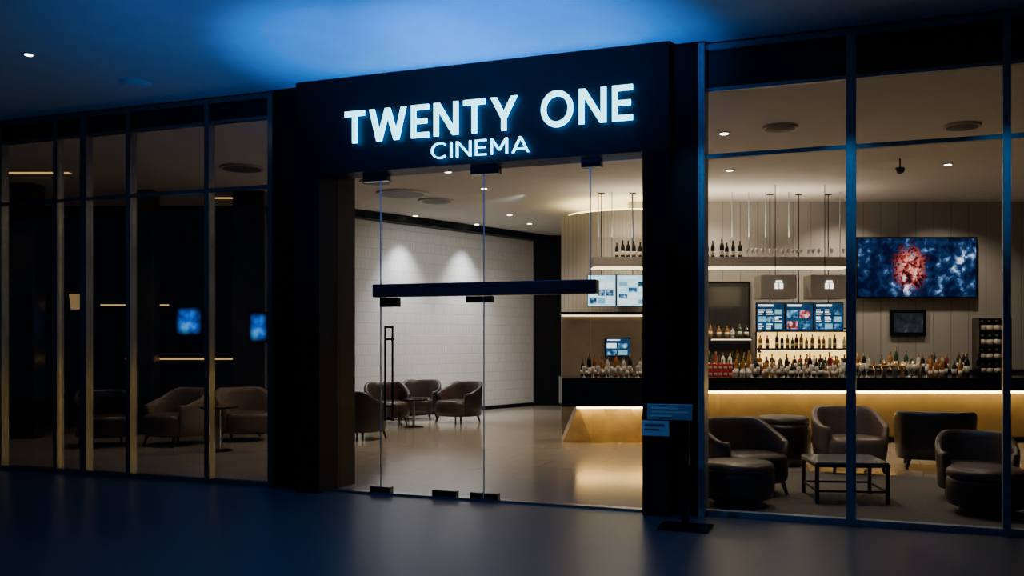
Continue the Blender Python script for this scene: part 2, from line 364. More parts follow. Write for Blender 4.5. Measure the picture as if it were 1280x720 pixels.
sgn = thing('illuminated_sign', 'glowing white and cyan lettering TWENTY ONE CINEMA on the dark fascia', 'sign', F((fs(430,TS)+fs(790,TS))/2, T-.03, 3.2), FR)
sc0 = (fs(430,TS)+fs(790,TS))/2
def line(txt, w, gap, x0, x1, z0, z1):
    ws = [glyph(c, w)[0] for c in txt]; tot = sum(ws)+gap*(len(txt)-1)
    kx = (x1-x0)/tot; kz = z1-z0; x = x0
    for c, a in zip(txt, ws):
        _, polys = glyph(c, w)
        if polys:
            b = MB()
            for p in polys: b.vprism([(x-sc0+q[0]*kx, z0+q[1]*kz-3.2) for q in p], -.02, .0)
            b.build('letter', [M['sign_face'], M['sign_side']], sgn)
        x += (a+gap)*kx
line('TWENTY ONE', .165, .2, fs(430,TS), fs(790,TS), fz(600,165,TS), fz(600,123,TS))
line('CINEMA', .1, .26, fs(538,TS), fs(660,TS), fz(600,193.5,TS), fz(600,174,TS))
# ------------------------------------------------------------------ sign stand by right pier
st = thing('sign_stand', 'black floor stand with two small printed plates in front of the dark pier', 'sign stand', (PX(857,7.6), 7.6, 0), FR)
MB().box(-.2,.2,-.14,.14,0,.025).build('base', M['black_gloss'], st, bevel=.006)
MB().box(-.03,.03,-.02,.02,.025,.98).build('post', M['black_gloss'], st)
p1 = MB().box(-.3,.06,-.045,-.022,.86,.985).build('sign_plate', M['dkplate'], st, bevel=.004)
MB().box(-.27,-.05,-.049,-.045,.945,.96).box(-.27,.03,-.049,-.045,.915,.927).box(-.27,-.1,-.049,-.045,.885,.897).build('printed_line', M['ink'], p1)
p2 = MB().box(-.34,-.12,-.05,-.022,.73,.85).build('sign_plate', M['plate'], st, bevel=.004)
MB().box(-.32,-.16,-.054,-.05,.81,.825).box(-.32,-.2,-.054,-.05,.775,.787).build('printed_line', M['inkd'], p2)
MB().box(-.16,-.02,-.022,-.01,.78,.95).build('bracket', M['black_gloss'], st)
# ------------------------------------------------------------------ tub chairs
def tub_chair(name, label, shell_m, seat_m, group, ex=2.5, zb=.735, drop=.2, amax=128, kk=(40,78), inner=None):
    t = thing(name, label, 'chair', (0,0,0), 0, group)
    b = bmesh.new(); N = 44; rows = []
    for i in range(N+1):
        a = R(-amax+2*amax*i/N); ab = abs(math.degrees(a))
        k = min(1, max(0, (ab-kk[0])/kk[1])); k = k*k*(3-2*k)
        zt = zb-drop*k
        pr = []
        for r, z in ((.93,.13),(.97,.3),(1.0,zt-.06),(1.0,zt-.02),(.965,zt),(.87,zt),(.835,zt-.02),(.8,zt-.08),(.75,.36),(.72,.2),(.74,.13)):
            p = 2/ex
            sx = math.copysign(abs(math.sin(a))**p, math.sin(a)); cy = math.copysign(abs(math.cos(a))**p, math.cos(a))
            pr.append(b.verts.new((.405*r*sx, .385*r*cy, z)))
        rows.append(pr)
    m = len(rows[0])
    for i in range(N):
        for j in range(m):
            b.faces.new((rows[i][j],rows[i+1][j],rows[i+1][(j+1)%m],rows[i][(j+1)%m])).material_index = 1 if 5 <= j <= 9 else 0
    b.faces.new(rows[0]); b.faces.new(rows[-1][::-1])
    mb = MB(); mb.b.free(); mb.b = b
    mb.build('backrest', [shell_m, inner or shell_m], t, smooth=True)
    sb_ = MB()
    prof = [(.9,.13),(.97,.15),(1,.2),(1,.34),(.97,.385),(.88,.405),(.5,.415)]
    rings = []
    for r, z in prof:
        ring = []
        for i in range(32):
            a = 2*PI*i/32; ca, sa_ = math.cos(a), math.sin(a); p = 2/3.2
            ring.append(sb_.b.verts.new((.335*r*math.copysign(abs(ca)**p,ca), -.075+.325*r*math.copysign(abs(sa_)**p,sa_), z)))
        rings.append(ring)
    for k in range(len(rings)-1):
        for i in range(32): sb_.b.faces.new((rings[k][i],rings[k][(i+1)%32],rings[k+1][(i+1)%32],rings[k+1][i]))
    sb_.b.faces.new(rings[0][::-1]); sb_.b.faces.new(rings[-1])
    sb_.build('seat', seat_m, t, smooth=True)
    for x in (-1,1):
        for y in (-1,1):
            MB().rod((x*.25,y*.24-.03,.15),(x*.28,y*.28-.03,.005),.024,.014).build('leg', M['leg'], t)
    return t
GR = 'tub chairs around the glass coffee table'; GL = 'tub chairs along the white wall'; GD = 'tub chairs in the dark left lounge'
chair_g = tub_chair('tub_chair', 'brown tub chair just right of the dark pier, behind a low round ottoman', M['greyv'], M['dark_seat'], GR)
chair_j = tub_chair('tub_chair', 'lightest taupe tub chair behind the glass coffee table, facing out', M['velvet'], M['velvet'], GR)
chair_k = tub_chair('armchair', 'black leather armchair turned to the bar, below the large screen', M['leather'], M['leather'], GR, 3.2, .69, .15, 134, (60,60))
chair_d = tub_chair('tub_chair', 'small black shelled tub chair left of the little side table by white wall', M['leather'], M['brownl'], GL, inner=M['brownl'])
chair_t = tub_chair('tub_chair', 'tan tub chair seen through left glass between two steel posts', M['tan'], M['velvet'], GD)
ZC = .009
def put(o, px, Y, rz, sc=(1,1,1), z=0): o.location = (PX(px,Y),Y,z); o.rotation_euler = (0,0,R(rz)); o.scale = sc
put(chair_g, 930, 9.38, 18, (1,1,.96), ZC); put(chair_j, 1062, 10.9, 0, (1,1,.97), ZC); put(chair_k, 1168, 11.2, 160, (1.1,1.06,.98))
dup(chair_g, (PX(1221,8.95),8.95,ZC), R(-20), 'brown tub chair at the right edge, behind a low round ottoman', GR, (.88,.88,.84))
put(chair_d, 484, 17.0, 20)
dup(chair_d, (PX(524,17.95),17.95,0), R(-8), 'black shelled tub chair against the white wall, behind the side table', GL)
dup(chair_d, (PX(574,17.3),17.3,0), R(-35), 'black shelled tub chair rightmost along the white wall, angled to the side table', GL)
dup(chair_d, (PX(448,14.4),14.4,0), R(150), 'black tub chair half hidden behind the dark side panel at the entrance', GL)
put(chair_t, 222, 13.7, -30, (1.08,1.08,1.08))
dup(chair_t, (PX(306,14.3),14.3,0), R(30), 'tan tub chair seen through glass beside the portal, right of a round table', GD, 1.05)
dup(chair_d, (PX(133,13.6),13.6,0), R(40), 'dark tub chair leftmost behind the narrow left glass bay', GD, 1.05)
# low round ottomans and a taller drum pouf
ot = thing('ottoman', 'low dark round ottoman nearest the dark pier, left of the coffee table', 'ottoman', (PX(922,8.66),8.66,ZC), 0, 'low round ottomans near the glass')
MB().lathe([(.26,.06),(.31,.08),(.325,.14),(.325,.28),(.312,.31)], seg=40).build('body', M['dark_seat'], ot, smooth=True)
MB().lathe([(.31,.312),(.325,.33),(.32,.365),(.29,.39),(.2,.4)], seg=40).build('cushion', M['greyv'], ot, smooth=True)
MB().lathe([(.22,0),(.22,.06)], seg=32).build('plinth', M['leg'], ot)
dup(ot, (PX(1234,8.22),8.22,ZC), 0, 'low dark round ottoman at the right edge, right of the coffee table', None, (1,1,1))
dr = thing('drum_pouf', 'compact black drum shaped pouf behind the brown tub chair near the pier', 'pouf', (PX(978,11.5),11.5,0))
MB().lathe([(.27,.03),(.31,.05),(.325,.12),(.325,.44),(.315,.5)], seg=40).build('body', M['leather'], dr, smooth=True)
MB().lathe([(.313,.502),(.322,.525),(.31,.56),(.27,.578),(.15,.585)], seg=40).build('cushion', M['dark_seat'], dr, smooth=True)
MB().lathe([(.24,0),(.24,.03)], seg=32).build('plinth', M['leg'], dr)
# tables
ct = thing('coffee_table', 'low square coffee table with pale bluish glass top in the right lounge', 'table', (PX(1055,9.0),9.0,ZC), R(-6))
MB().box(-.32,.32,-.32,.32,.362,.374).build('glass_top', M['table_top'], ct)
MB().box(-.33,.33,-.33,-.3,.33,.362).box(-.33,.33,.3,.33,.33,.362).box(-.33,-.3,-.3,.3,.33,.362).box(.3,.33,-.3,.3,.33,.362).build('frame', M['leg'], ct)
MB().box(-.29,.29,-.315,-.3,.1,.12).build('stretcher', M['leg'], ct); MB().box(-.29,.29,.3,.315,.1,.12).build('stretcher', M['leg'], ct)
MB().box(-.315,-.3,-.29,.29,.1,.12).build('stretcher', M['leg'], ct); MB().box(.3,.315,-.29,.29,.1,.12).build('stretcher', M['leg'], ct)
for x in (-1,1):
    for y in (-1,1): MB().box(x*.31-.016,x*.31+.016,y*.31-.016,y*.31+.016,0,.33).build('leg', M['leg'], ct)
def side_table(label, loc, r, h):
    t = thing('side_table', label, 'table', loc)
    MB().lathe([(r*.97,h-.025),(r,h-.015),(r,h)], seg=32).build('table_top', M['black_gloss'], t)
    MB().cyl(0,0,.02,h-.025,.025).build('stem', M['steel'], t)
    MB().lathe([(r*.7,0),(r*.7,.012),(.03,.02)], seg=32).build('base', M['black_gloss'], t)
    return t
side_table('small round dark side table between chairs by the white wall', (PX(517,16.4),16.4,0), .25, .48)
side_table('round dark table between chairs behind the left glass', (PX(274,12.9),12.9,0), .26, .6)
# carpet
cp = MB().box(1.35,7.6,.12,3.1,0,.008).build('carpet', M['carpet'], None, FL, FR); tag(cp, 'dark taupe carpet under the chairs in the right lounge', 'carpet')
# ------------------------------------------------------------------ bar counter
YC = 13.75; x0 = PX(702,YC); xm = 1.98; x1 = 8.2; zt = PZ(472,YC)
bar = thing('bar_counter', 'long black topped bar counter with glowing gold front', 'bar counter', (x0,YC,0))
def L_(x): return x-x0
MB().box(L_(xm),L_(x1),0,.75,zt-.19,zt).build('countertop', M['black_gloss'], bar, bevel=.006)
MB().box(0,L_(xm),-.02,.8,zt-.42,zt).build('end_block', M['black_gloss'], bar, bevel=.006)
MB().box(L_(xm),L_(x1),.06,.1,zt-.225,zt-.2).build('light_strip', M['warm_led'], bar)
MB().box(.22,L_(xm),.03,.08,zt-.445,zt-.425).build('light_strip', M['warm_led'], bar)
MB().box(L_(xm),L_(x1),.22,.7,0,zt-.2).build('front_panel', M['gold_front'], bar)
hh = zt-.42; xe = L_(xm)
fb = [(.03,.25,0),(.45,.14,0),(.85,.24,0),(xe,.14,0)]; ft = [(.25,.12,hh),(.6,.2,hh),(1.0,.12,hh),(xe,.2,hh)]
fm = MB()
for i in range(3):
    fm.quad([fb[i],fb[i+1],ft[i]]); fm.quad([fb[i+1],ft[i+1],ft[i]])
fm.quad([(.03,.7,0),fb[0],ft[0],(.25,.7,hh)])
fm.build('front_panel', M['gold_facet'], bar)
MB().box(L_(xm),L_(x1),.14,.22,0,.08).build('kick_plate', M['black'], bar)
# partition behind the bar end
pt = struct('wall_partition', MB().box(.78,2.9,15.1,15.2,0,1.86), M['partition'])
MB().box(.76,2.92,15.08,15.22,1.88,1.93).build('cap', M['black'], pt)
MB().box(.78,2.9,15.075,15.1,1.86,1.88).build('light_strip', M['pale_led'], pt)
# back bar
BX = 3.25
bb = thing('back_bar', 'back bar cabinet with black worktop below the backlit amber panel', 'back bar', (BX,15.75,0))
MB().box(0,5.9,0,.6,0,.96).build('cabinet', M['brown_panel'], bb)
MB().box(0,5.9,-.03,.61,.96,1.0).build('worktop', M['black_gloss'], bb)
px0_, px1_ = PX(945,16.35), PX(1060,16.35)
bp_ = thing('backlit_panel', 'glowing amber panel on the wall behind the bottles', 'light panel', ((px0_+px1_)/2,16.36,1.02))
hw_ = (px1_-px0_)/2
MB().box(-hw_,hw_,0,.035,0,.62).build('housing', M['black'], bp_)
MB().box(-hw_+.02,hw_-.02,-.01,0,.02,.6).build('diffuser', M['gold_glow'], bp_)
def shelf_(cx, hw, z, lb_):
    s_ = thing('wall_shelf', lb_, 'shelf', (cx,16.35,z))
    MB().box(-hw,hw,-.26,-.015,0,.03).build('board', M['black'], s_)
    MB().box(-hw+.02,hw-.02,-.25,-.235,-.012,0).build('light_strip', M['pale_led'], s_)  # glow strip added so the bottles sparkle
    for x in (-hw+.03,hw-.03): MB().box(x-.01,x+.01,-.2,-.012,-.05,0).build('bracket', M['steel'], s_)
shelf_((px0_+px1_)/2,hw_,1.32,'black shelf with bottles across the amber panel'); shelf_((px0_+px1_)/2,hw_,1.66,'black shelf above the amber panel')
# grey mirror beside the amber panel
mx0, mx1 = PX(882,16.36), PX(938,16.36); mz0, mz1 = 1.02, PZ(352,16.36)
mp = thing('wall_mirror', 'grey framed mirror behind the bar beside the pier', 'mirror', ((mx0+mx1)/2,16.36,mz0)); mw = (mx1-mx0)/2
MB().box(-mw,mw,.01,.035,0,mz1-mz0).build('mirror_glass', M['mirror'], mp)
f_ = MB().box(-mw,-mw+.03,-.015,.01,0,mz1-mz0).box(mw-.03,mw,-.015,.01,0,mz1-mz0).box(-mw+.03,mw-.03,-.015,.01,mz1-mz0-.03,mz1-mz0).box(-mw+.03,mw-.03,-.015,.01,0,.03)
f_.build('frame', M['black'], mp)
shelf_((mx0+mx1)/2,mw-.03,1.5,'black shelf across the grey mirror')
# rack over the bar
GY = 14.9; gx0, gx1 = PX(742,GY), PX(1062,GY); gz0, gz1 = PZ(333,GY), PZ(321,GY)
ga = thing('overhead_rack', 'long overhead rack with warm lit edge hung on rods above bar', 'rack', (gx0,GY,gz0))
LX = gx1-gx0
MB().box(0,LX,0,.5,0,gz1-gz0).build('shelf', M['shade'], ga)
MB().box(0,LX,.03,.47,-.02,-.002).build('light_strip', M['pale_led'], ga)
for px in (748,765,790,915,936,957,986,1050):
    y = random.uniform(.38,.46); MB().rod((PX(px,GY+y)-gx0,y,gz1-gz0),(PX(px,GY+y)-gx0,y,IC-gz0),.007,seg=8).build('rod', M['frame'], ga)
# ------------------------------------------------------------------ screens
def screen(name, label, px0, px1, py0, py1, Y, dm, rz=0, bez=.03, group=None, cat='screen', back=None, hang=False, layout=None):
    xa, xb, za, zb = PX(px0,Y), PX(px1,Y), PZ(py1,Y), PZ(py0,Y); cx, cz = (xa+xb)/2, (za+zb)/2; w, hh = (xb-xa)/2, (zb-za)/2
    t = thing(name, label, cat, (cx,Y,cz), R(rz), group)
    MB().box(-w,w,0,.05,-hh,hh).build('bezel', M['black_gloss'], t, bevel=.005)
    ds = MB().box(-w+bez,w-bez,-.006,0,-hh+bez,hh-bez).build('display', dm, t)
    if layout:                              # blocks of the displayed page
        a = w-bez; b = hh-bez; g = MB()
        for (u0,u1,v0,v1,mi) in layout:
            g.box(-a+2*a*u0, -a+2*a*u1, -.008, -.006, -b+2*b*v0, -b+2*b*v1, mi)
        g.build('page_layout', [M['tile_white'],M['tile_cyan'],M['tile_blue'],M['tile_red']], ds)
    if back: MB().box(-.15,.15,.05,back-Y,-.12,.12).build('bracket', M['black_gloss'], t)
    if hang: MB().rod((0,.03,hh),(0,.03,IC-cz),.008).box(-.05,.05,0,.06,IC-cz-.02,IC-cz).build('bracket', M['black_gloss'], t)
    return t
def page(cols, rows, pic, title=True, top=.84):
    L = []
    if title: L.append((.06,.6,.88,.95,0))
    for i in range(cols):
        for j in range(rows):
            u0 = .05+i*.92/cols; u1 = u0+.8/cols; v0 = .06+j*(top-.06)/rows; v1 = v0+.72*(top-.06)/rows
            k = pic[(i*rows+j) % len(pic)]
            if k == 9:                      # three text bars
                dv = (v1-v0)/5
                for q in range(3): L.append((u0,u0+(u1-u0)*random.uniform(.5,1),v0+q*2*dv,v0+(q*2+1)*dv,0))
            else: L.append((u0,u1,v0,v1,k))
    return L
screen('television', 'large wide television showing a dark blue and red film picture', 1070,1222,296,373,16.28, M['film'], 0, back=16.398)
for i, (a, b, pg, lb_) in enumerate(((945,981,page(3,3,[9,1,9,9,2,9,1]),'left of three joined menu screens under the pendant lamps'),(981,1017,page(2,2,[3,2,2,3]),'middle menu screen with red picture, of three joined under the pendant lamps'),(1017,1055,page(3,3,[2,9,9,1,9,9,2,1]),'right of three joined menu screens under the pendant lamps'))):
    screen('menu_screen', lb_, a+.3,b-.3,378,414,15.5, M['scr_navy'], 0, .012, 'row of menu screens above the bar', hang=True, layout=pg)
screen('menu_screen', 'bright cyan menu screen above bar end, left of the pier', 734,770,343,383,15.4, M['scr_cyan'], 0, .012, 'cyan menu screens left of the pier', hang=True, layout=page(3,3,[2,0,9,1,2,0,9]))
screen('menu_screen', 'bright cyan menu screen above bar, half hidden by the pier', 770.5,812,343,383,15.4, M['scr_cyan'], 0, .012, 'cyan menu screens left of the pier', hang=True, layout=page(3,4,[0,2,9,1,0]))
screen('register_screen', 'small glowing register screen on the tan partition among bottles', 756,788,422,446,15.05, M['scr_navy'], 0, .015, layout=page(2,2,[2,0,1,2]))
screen('framed_picture', 'dim framed picture on the taupe wall below the television', 1113,1158,387,420,16.35, M['dim_scr'], 0, .06, cat='picture')
screen('television', 'blue glow panel standing in for a reflection in the left glass, left of the pair', 219,253,383,420,16.87, M['blue_scr'], 0, .004, 'blue stand-in reflections in the left glass')  # glowing panels added to imitate blue reflections in the left glass
screen('television', 'blue glow panel on the dark column, standing in for a glass reflection', 311,335,390,428,15.08, M['blue_refl2'], 0, .004, 'blue stand-in reflections in the left glass')
# pendant box lamps
mg = emit('motif_glow',(1,.95,.85),3)
for px, lab in ((969,'grey box pendant lamp above the bar, left of two'),(1031,'grey box pendant lamp above the bar, right of two')):
    Y = 14.6; z = PZ(374,Y)
    p = thing('pendant_lamp', lab, 'lamp', (PX(px,Y),Y,z), 0, 'box pendants above the bar')
    MB().box(-.27,.27,-.2,.2,0,.36).build('lamp_shade', M['shade_dark'], p, bevel=.01)
    MB().rod((0,0,.36),(0,0,IC-z),.006).build('cord', M['black_gloss'], p)
    MB().box(-.06,-.01,-.212,-.2,.15,.23).box(.01,.06,-.212,-.2,.15,.23).box(-.045,.045,-.212,-.2,.24,.27).build('glowing_motif', mg, p)
# ------------------------------------------------------------------ bottles and bar things
def bottle(kind, label, gm, capm, group):
    if kind == 'wine': prof = [(.034,0),(.037,.01),(.037,.18),(.03,.215),(.014,.24),(.013,.29)]; c = (.0145,.25,.302)
    elif kind == 'spirit': prof = [(.04,0),(.043,.01),(.043,.15),(.035,.175),(.015,.19),(.014,.225)]; c = (.018,.215,.25)
    elif kind == 'squat': prof = [(.045,0),(.05,.015),(.05,.1),(.03,.13),(.018,.14),(.018,.16)]; c = (.022,.155,.185)
    o = MB().lathe(prof, seg=14).build('bottle', gm, None, smooth=True); tag(o, label, 'bottle', group)
    MB().lathe([(c[0],c[1]),(c[0],c[2])], seg=12).build('cap', capm, o)
    r = prof[1][0]+.001
    MB().lathe([(r,.04),(r,.11)], seg=14).build('bottle_label', M['label'], o, smooth=True)
    return o
def glass_proto(label, group):
    o = MB().lathe([(.03,0),(.03,.004),(.004,.01),(.004,.08),(.03,.11),(.036,.15),(.03,.19)], seg=14).build('wine_glass', M['clear_bottle'], None, smooth=True)
    return tag(o, label, 'glass', group)
def shaker_proto(label, group):
    o = MB().lathe([(.03,0),(.034,.01),(.045,.15),(.044,.155)], seg=16).build('cocktail_shaker', M['steel'], None, smooth=True)
    MB().lathe([(.043,.156),(.03,.19),(.016,.2),(.016,.225),(.01,.23)], seg=16).build('lid', M['brass'], o, smooth=True)
    return tag(o, label, 'shaker', group)
zc = zt+.001
MIX = [M['amber'],M['amber'],M['dark_bottle'],M['dark_bottle'],M['green'],M['clear_bottle'],M['red_glass']]
def row(proto, px0, px1, n, Y, z, lo=.78, hi=1.0, mix=False, tall=(.85,1.25)):
    xa, xb = PX(px0,Y), PX(px1,Y)
    md = max(v.co.x for v in proto.data.vertices)*2*hi+.006
    slack = max(0, (xb-xa)-(n-1)*md); ws = [random.random()**2 for _ in range(n-1)]; sw = sum(ws) or 1
    step = md if slack > 0 else (xb-xa)/max(1,n-1)
    x = xa
    for i in range(n):
        p = (x, Y+random.uniform(-.02,.02), z)
        o = proto if i == 0 else dup(proto, p, random.uniform(0,6))
        o.location = p; k = random.uniform(lo,hi); kz = random.uniform(*tall) if mix else 1
        o.scale = (k,k,k*kz)
        if mix:
            o.material_slots[0].link = 'OBJECT'; o.material_slots[0].material = random.choice(MIX)
        if i < n-1: x += step+slack*ws[i]/sw
row(bottle('spirit','spirit bottle in the middle row on the counter before the amber panel', M['amber'], M['foil'], 'spirit bottles on the counter'), 946, 1052, 12, 14.05, zc, mix=True)
row(bottle('wine','bottle in the rear row on the counter before the amber panel', M['dark_bottle'], M['foil'], 'rear row bottles on the counter'), 944, 1052, 13, 14.27, zc, mix=True)
row(bottle('wine','tall bottle at the bar end left of the pier', M['green'], M['foil'], 'tall bottles at bar end'), 728, 800, 9, 14.3, zc, mix=True)
row(bottle('squat','squat bottle at the bar end left of the pier', M['clear_bottle'], M['foil'], 'squat bottles at bar end'), 733, 799, 6, 14.08, zc, mix=True)
row(bottle('squat','squat pale bottle beside the red cartons on the counter', M['clear_bottle'], M['foil'], 'pale bottles by red cartons'), 919, 937, 3, 14.05, zc, .75, .9)
row(bottle('wine','bottle in the rear row behind the red cartons', M['amber'], M['foil'], 'bottles behind the red cartons'), 880, 936, 8, 14.28, zc, .8, .95, True)
row(bottle('wine','tall bottle on the black shelf across the amber panel', M['amber'], M['foil'], 'bottles on the backlit shelf'), 950, 1055, 15, 16.22, 1.351, .75, .9, True, (.75,1.05))
row(bottle('spirit','short bottle on the worktop below the amber panel', M['dark_bottle'], M['foil'], 'bottles under the backlit shelf'), 950, 1055, 14, 15.95, 1.001, mix=True)
row(bottle('wine','bottle on the worktop before the grey mirror', M['dark_bottle'], M['foil'], 'bottles before the grey mirror'), 886, 936, 7, 15.95, 1.001, mix=True, tall=(.9,1.2))
row(bottle('spirit','bottle on the shelf across the grey mirror', M['amber'], M['foil'], 'bottles on the mirror shelf'), 888, 933, 6, 16.22, 1.531, .75, .9, True)
row(bottle('wine','bottle on the back worktop below the framed picture', M['amber'], M['foil'], 'bottles on the back worktop below the picture'), 1072, 1205, 16, 15.95, 1.001, mix=True)
row(bottle('wine','dark bottle standing on the overhead rack right of pier', M['dark_bottle'], M['black_gloss'], 'dark bottles on the overhead rack right of pier'), 884, 925, 6, 15.05, gz1+.001)
row(bottle('wine','dark bottle standing on the overhead rack left of pier', M['dark_bottle'], M['black_gloss'], 'dark bottles on the overhead rack left of pier'), 771, 800, 5, 15.05, gz1+.001, .75, .95)
row(bottle('spirit','bottle in the rear row on the counter below the television', M['green'], M['foil'], 'rear bottles below the television'), 1164, 1208, 5, 14.3, zc, .8, .95, True, (1,1.6))
row(bottle('wine','amber bottle standing at the front below the television', M['amber'], M['label'], 'amber bottles below the television'), 1163, 1200, 4, 14.05, zc)
row(glass_proto('stemmed glass in the front row on the counter before the amber panel','front row of stemmed glasses'), 940, 1054, 13, 13.86, zc)
row(glass_proto('stemmed glass in the front row at the bar end left of the pier','stemmed glasses at bar end'), 730, 798, 9, 13.9, zc, .75,.9)
row(glass_proto('stemmed glass on the counter right of the beer taps','stemmed glasses right of the taps'), 1136, 1158, 3, 13.95, zc)
row(glass_proto('stemmed glass near the mullion, left of the beer taps','stemmed glasses left of the taps'), 1066, 1084, 3, 13.95, zc)
row(glass_proto('stemmed glass standing on the overhead rack right of the dark bottles','glasses on the overhead rack'), 934, 1054, 16, 15.05, gz1+.001, .7, .8)
row(shaker_proto('steel cocktail shaker with brass lid behind the beer taps','steel cocktail shakers behind the taps'), 1076, 1150, 6, 14.36, zc, .9, 1.1)
# red cartons in two stacked rows
ca = MB().box(-.032,.032,-.03,.03,0,.095).build('drink_carton', M['red_can'], None, bevel=.006)
tag(ca, 'small red drink carton on the counter beside the pier', 'carton', 'red cartons on counter by pier')
MB().box(-.025,.025,-.0315,-.03,.03,.06).build('carton_label', M['label'], ca)
first = True
for k in range(2):
    for i in range(6):
        p = (PX(881+i*6.3,14.0),14.0,zc+k*.096)
        if first: ca.location = p; first = False
        else: dup(ca, p)
# beer taps
bt = thing('beer_tower', 'brass beer tap tower on the counter below the framed picture', 'beer tower', (PX(1111,14.1),14.1,zc))
for x in (-.2,.2): MB().cyl(x,0,0,.14,.02).build('column', M['brass'], bt)
MB().rod((-.3,0,.15),(.3,0,.15),.026).build('rail', M['brass'], bt)
for i in range(5): MB().rod((-.24+i*.12,-.03,.15),(-.24+i*.12,-.07,.1),.01).rod((-.24+i*.12,-.03,.15),(-.24+i*.12,-.06,.23),.008,.014).build('tap', M['brass'], bt)
# bottle rack at right
rk = thing('bottle_rack', 'dark tiered bottle rack on the counter at the right edge', 'rack', (PX(1240,14.2),14.2,zc))
rw = .24
MB().box(-rw,-rw+.02,-.1,.12,0,.86).build('side_panel', M['black_gloss'], rk); MB().box(rw-.02,rw,-.1,.12,0,.86).build('side_panel', M['black_gloss'], rk)
for z in (0,.21,.42,.63,.84): MB().box(-rw+.02,rw-.02,-.1,.12,z,z+.015).build('shelf', M['black_gloss'], rk)
MB().box(-rw+.02,rw-.02,.1,.12,.015,.84).build('back_panel', M['black'], rk)
tl = bottle('squat','squat dark bottle in the tiered rack at the right edge', M['dark_bottle'], M['label'], 'bottles in the tiered rack')
first = True
for z in (.016,.226,.436,.646):
    for i in range(4):
        p = (PX(1240,14.2)-.165+i*.11, 14.17, zc+z)
        if first: tl.location = p; first = False
        else: dup(tl, p)
# ------------------------------------------------------------------ dark lounge features
for k, (p0, p1, Y) in enumerate(((296,336,15.4),(172,196,15.2),(20,50,14.6))):
    r = (PX(p1,Y)-PX(p0,Y))/2
    struct('trim_%d' % (9+k), MB().box(-r,r,-r,r,0,IC), M['dark_wall'], (PX((p0+p1)/2,Y),Y,0), bevel=.02)
cr = thing('reflection_ledge', 'long dark sideboard with thin glowing edge, standing in for a gold reflection in the left glass', 'reflection_ledge', (PX(250,16.4),16.42,0))  # block added to carry a gold reflection line of the left glass
MB().box(-1.3,1.3,0,.48,.06,1.15).build('body', M['dark_wall'], cr, bevel=.01)
MB().box(-1.34,1.34,-.03,.49,1.18,1.22).build('top', M['black_gloss'], cr, bevel=.005)
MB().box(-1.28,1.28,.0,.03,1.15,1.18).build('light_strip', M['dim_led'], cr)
MB().box(-1.25,1.25,.05,.45,0,.06).build('plinth', M['black'], cr)
ls = thing('light_strip', 'thin warm glow standing in for a gold reflection in the left glass, above the sideboard', 'reflection strip', (PX(168,16.85),16.89,2.1))  # strip added to imitate a gold streak reflected in the glass
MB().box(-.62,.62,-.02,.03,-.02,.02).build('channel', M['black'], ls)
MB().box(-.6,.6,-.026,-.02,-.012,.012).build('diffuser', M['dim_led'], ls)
for px, w_, Y_, lb_ in ((303,.5,15.9,'warm recessed strip light in the ceiling beside the portal'),(45,.5,13.5,'warm recessed strip light in the ceiling behind the far left glass')):
    q_ = thing('ceiling_strip_light', lb_, 'ceiling light', (PX(px,Y_),Y_,IC))
    MB().box(-w_,w_,-.09,.09,-.012,0).build('trim_ring', M['trimw'], q_)
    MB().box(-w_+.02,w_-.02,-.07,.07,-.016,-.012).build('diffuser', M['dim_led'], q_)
wl = thing('wall_lamp', 'small warm wall lamp behind the far left glass', 'lamp', (PX(95,16.8),16.86,PZ(378,16.8)))
MB().box(-.06,.06,0,.06,-.1,.1).build('back_plate', M['brass'], wl)
MB().lathe([(.07,-.12),(.1,.14)], cy=-.09).build('lamp_shade', emit('lamp_shade_glow',(1,.6,.25),.4), wl)
# ------------------------------------------------------------------ ceiling fittings
def cpt(px, py, z=IC):
    Y = (z-CH)*FPX/(HY-py); return (PX(px,Y),Y,z)
def downlight(px, py, label, z=IC, lm=None, r=.07, grp='interior ceiling downlights'):
    p = cpt(px,py,z); t = thing('downlight', label, 'downlight', p, 0, grp)
    MB().lathe([(r,-.012),(r,0)], seg=24).build('trim_ring', M['trimw'], t)
    MB().lathe([(r*.65,-.016),(r*.65,-.012)], seg=20).build('lens', lm or M['lens'], t)
    return p
def vent(px, py, r, label, z=IC, grp='round ceiling vents', m=None):
    p = cpt(px,py,z); t = thing('ceiling_vent', label, 'vent', p, 0, grp)
    MB().lathe([(r,-.03),(r*1.02,0)], seg=36).build('ring', m or M['trimw'], t)
    MB().lathe([(r*.3,-.05),(r*.85,-.035),(r*.85,-.03)], seg=36).build('cone', M['diffuser'] if m is None else m, t)
vent(503,241,.42,'largest round dark vent in the ceiling above the doors'); vent(545,250,.3,'round vent behind the largest one, toward the white wall'); vent(470,226,.24,'round vent nearest the left door post')
vent(975,158,.19,'round vent in the lounge ceiling, left of two'); vent(1203,156,.19,'round vent in the lounge ceiling, right of two')
vent(303,209,.3,'round vent in the ceiling behind left glass beside the portal')
vent(170,103,.14,'round vent in the blue outside ceiling at left', 4.02, 'outside ceiling fittings', M['ceil_out'])
for px, py, lb_ in ((637,268,'downlight near the black cornice, left of pair'),(662,279,'downlight near the black cornice, right of pair'),(905,166,'downlight in lounge ceiling near the pier'),(912,212,'downlight in front of the bar near the pier'),(1185,205,'downlight in ceiling before the large television'),(605,235,'downlight in ceiling over the middle of the doors'),(560,214,'downlight just inside the door head')):
    downlight(px,py,lb_)
downlight(36,67,'small lit downlight in the blue outside ceiling at far left',4.02,M['lens_cold'],.05,'outside ceiling fittings')
cm = thing('ceiling_camera', 'small dome camera on a stem under the lounge ceiling', 'camera', cpt(1125,198))
MB().rod((0,0,0),(0,0,-.12),.012).build('stem', M['black_gloss'], cm)
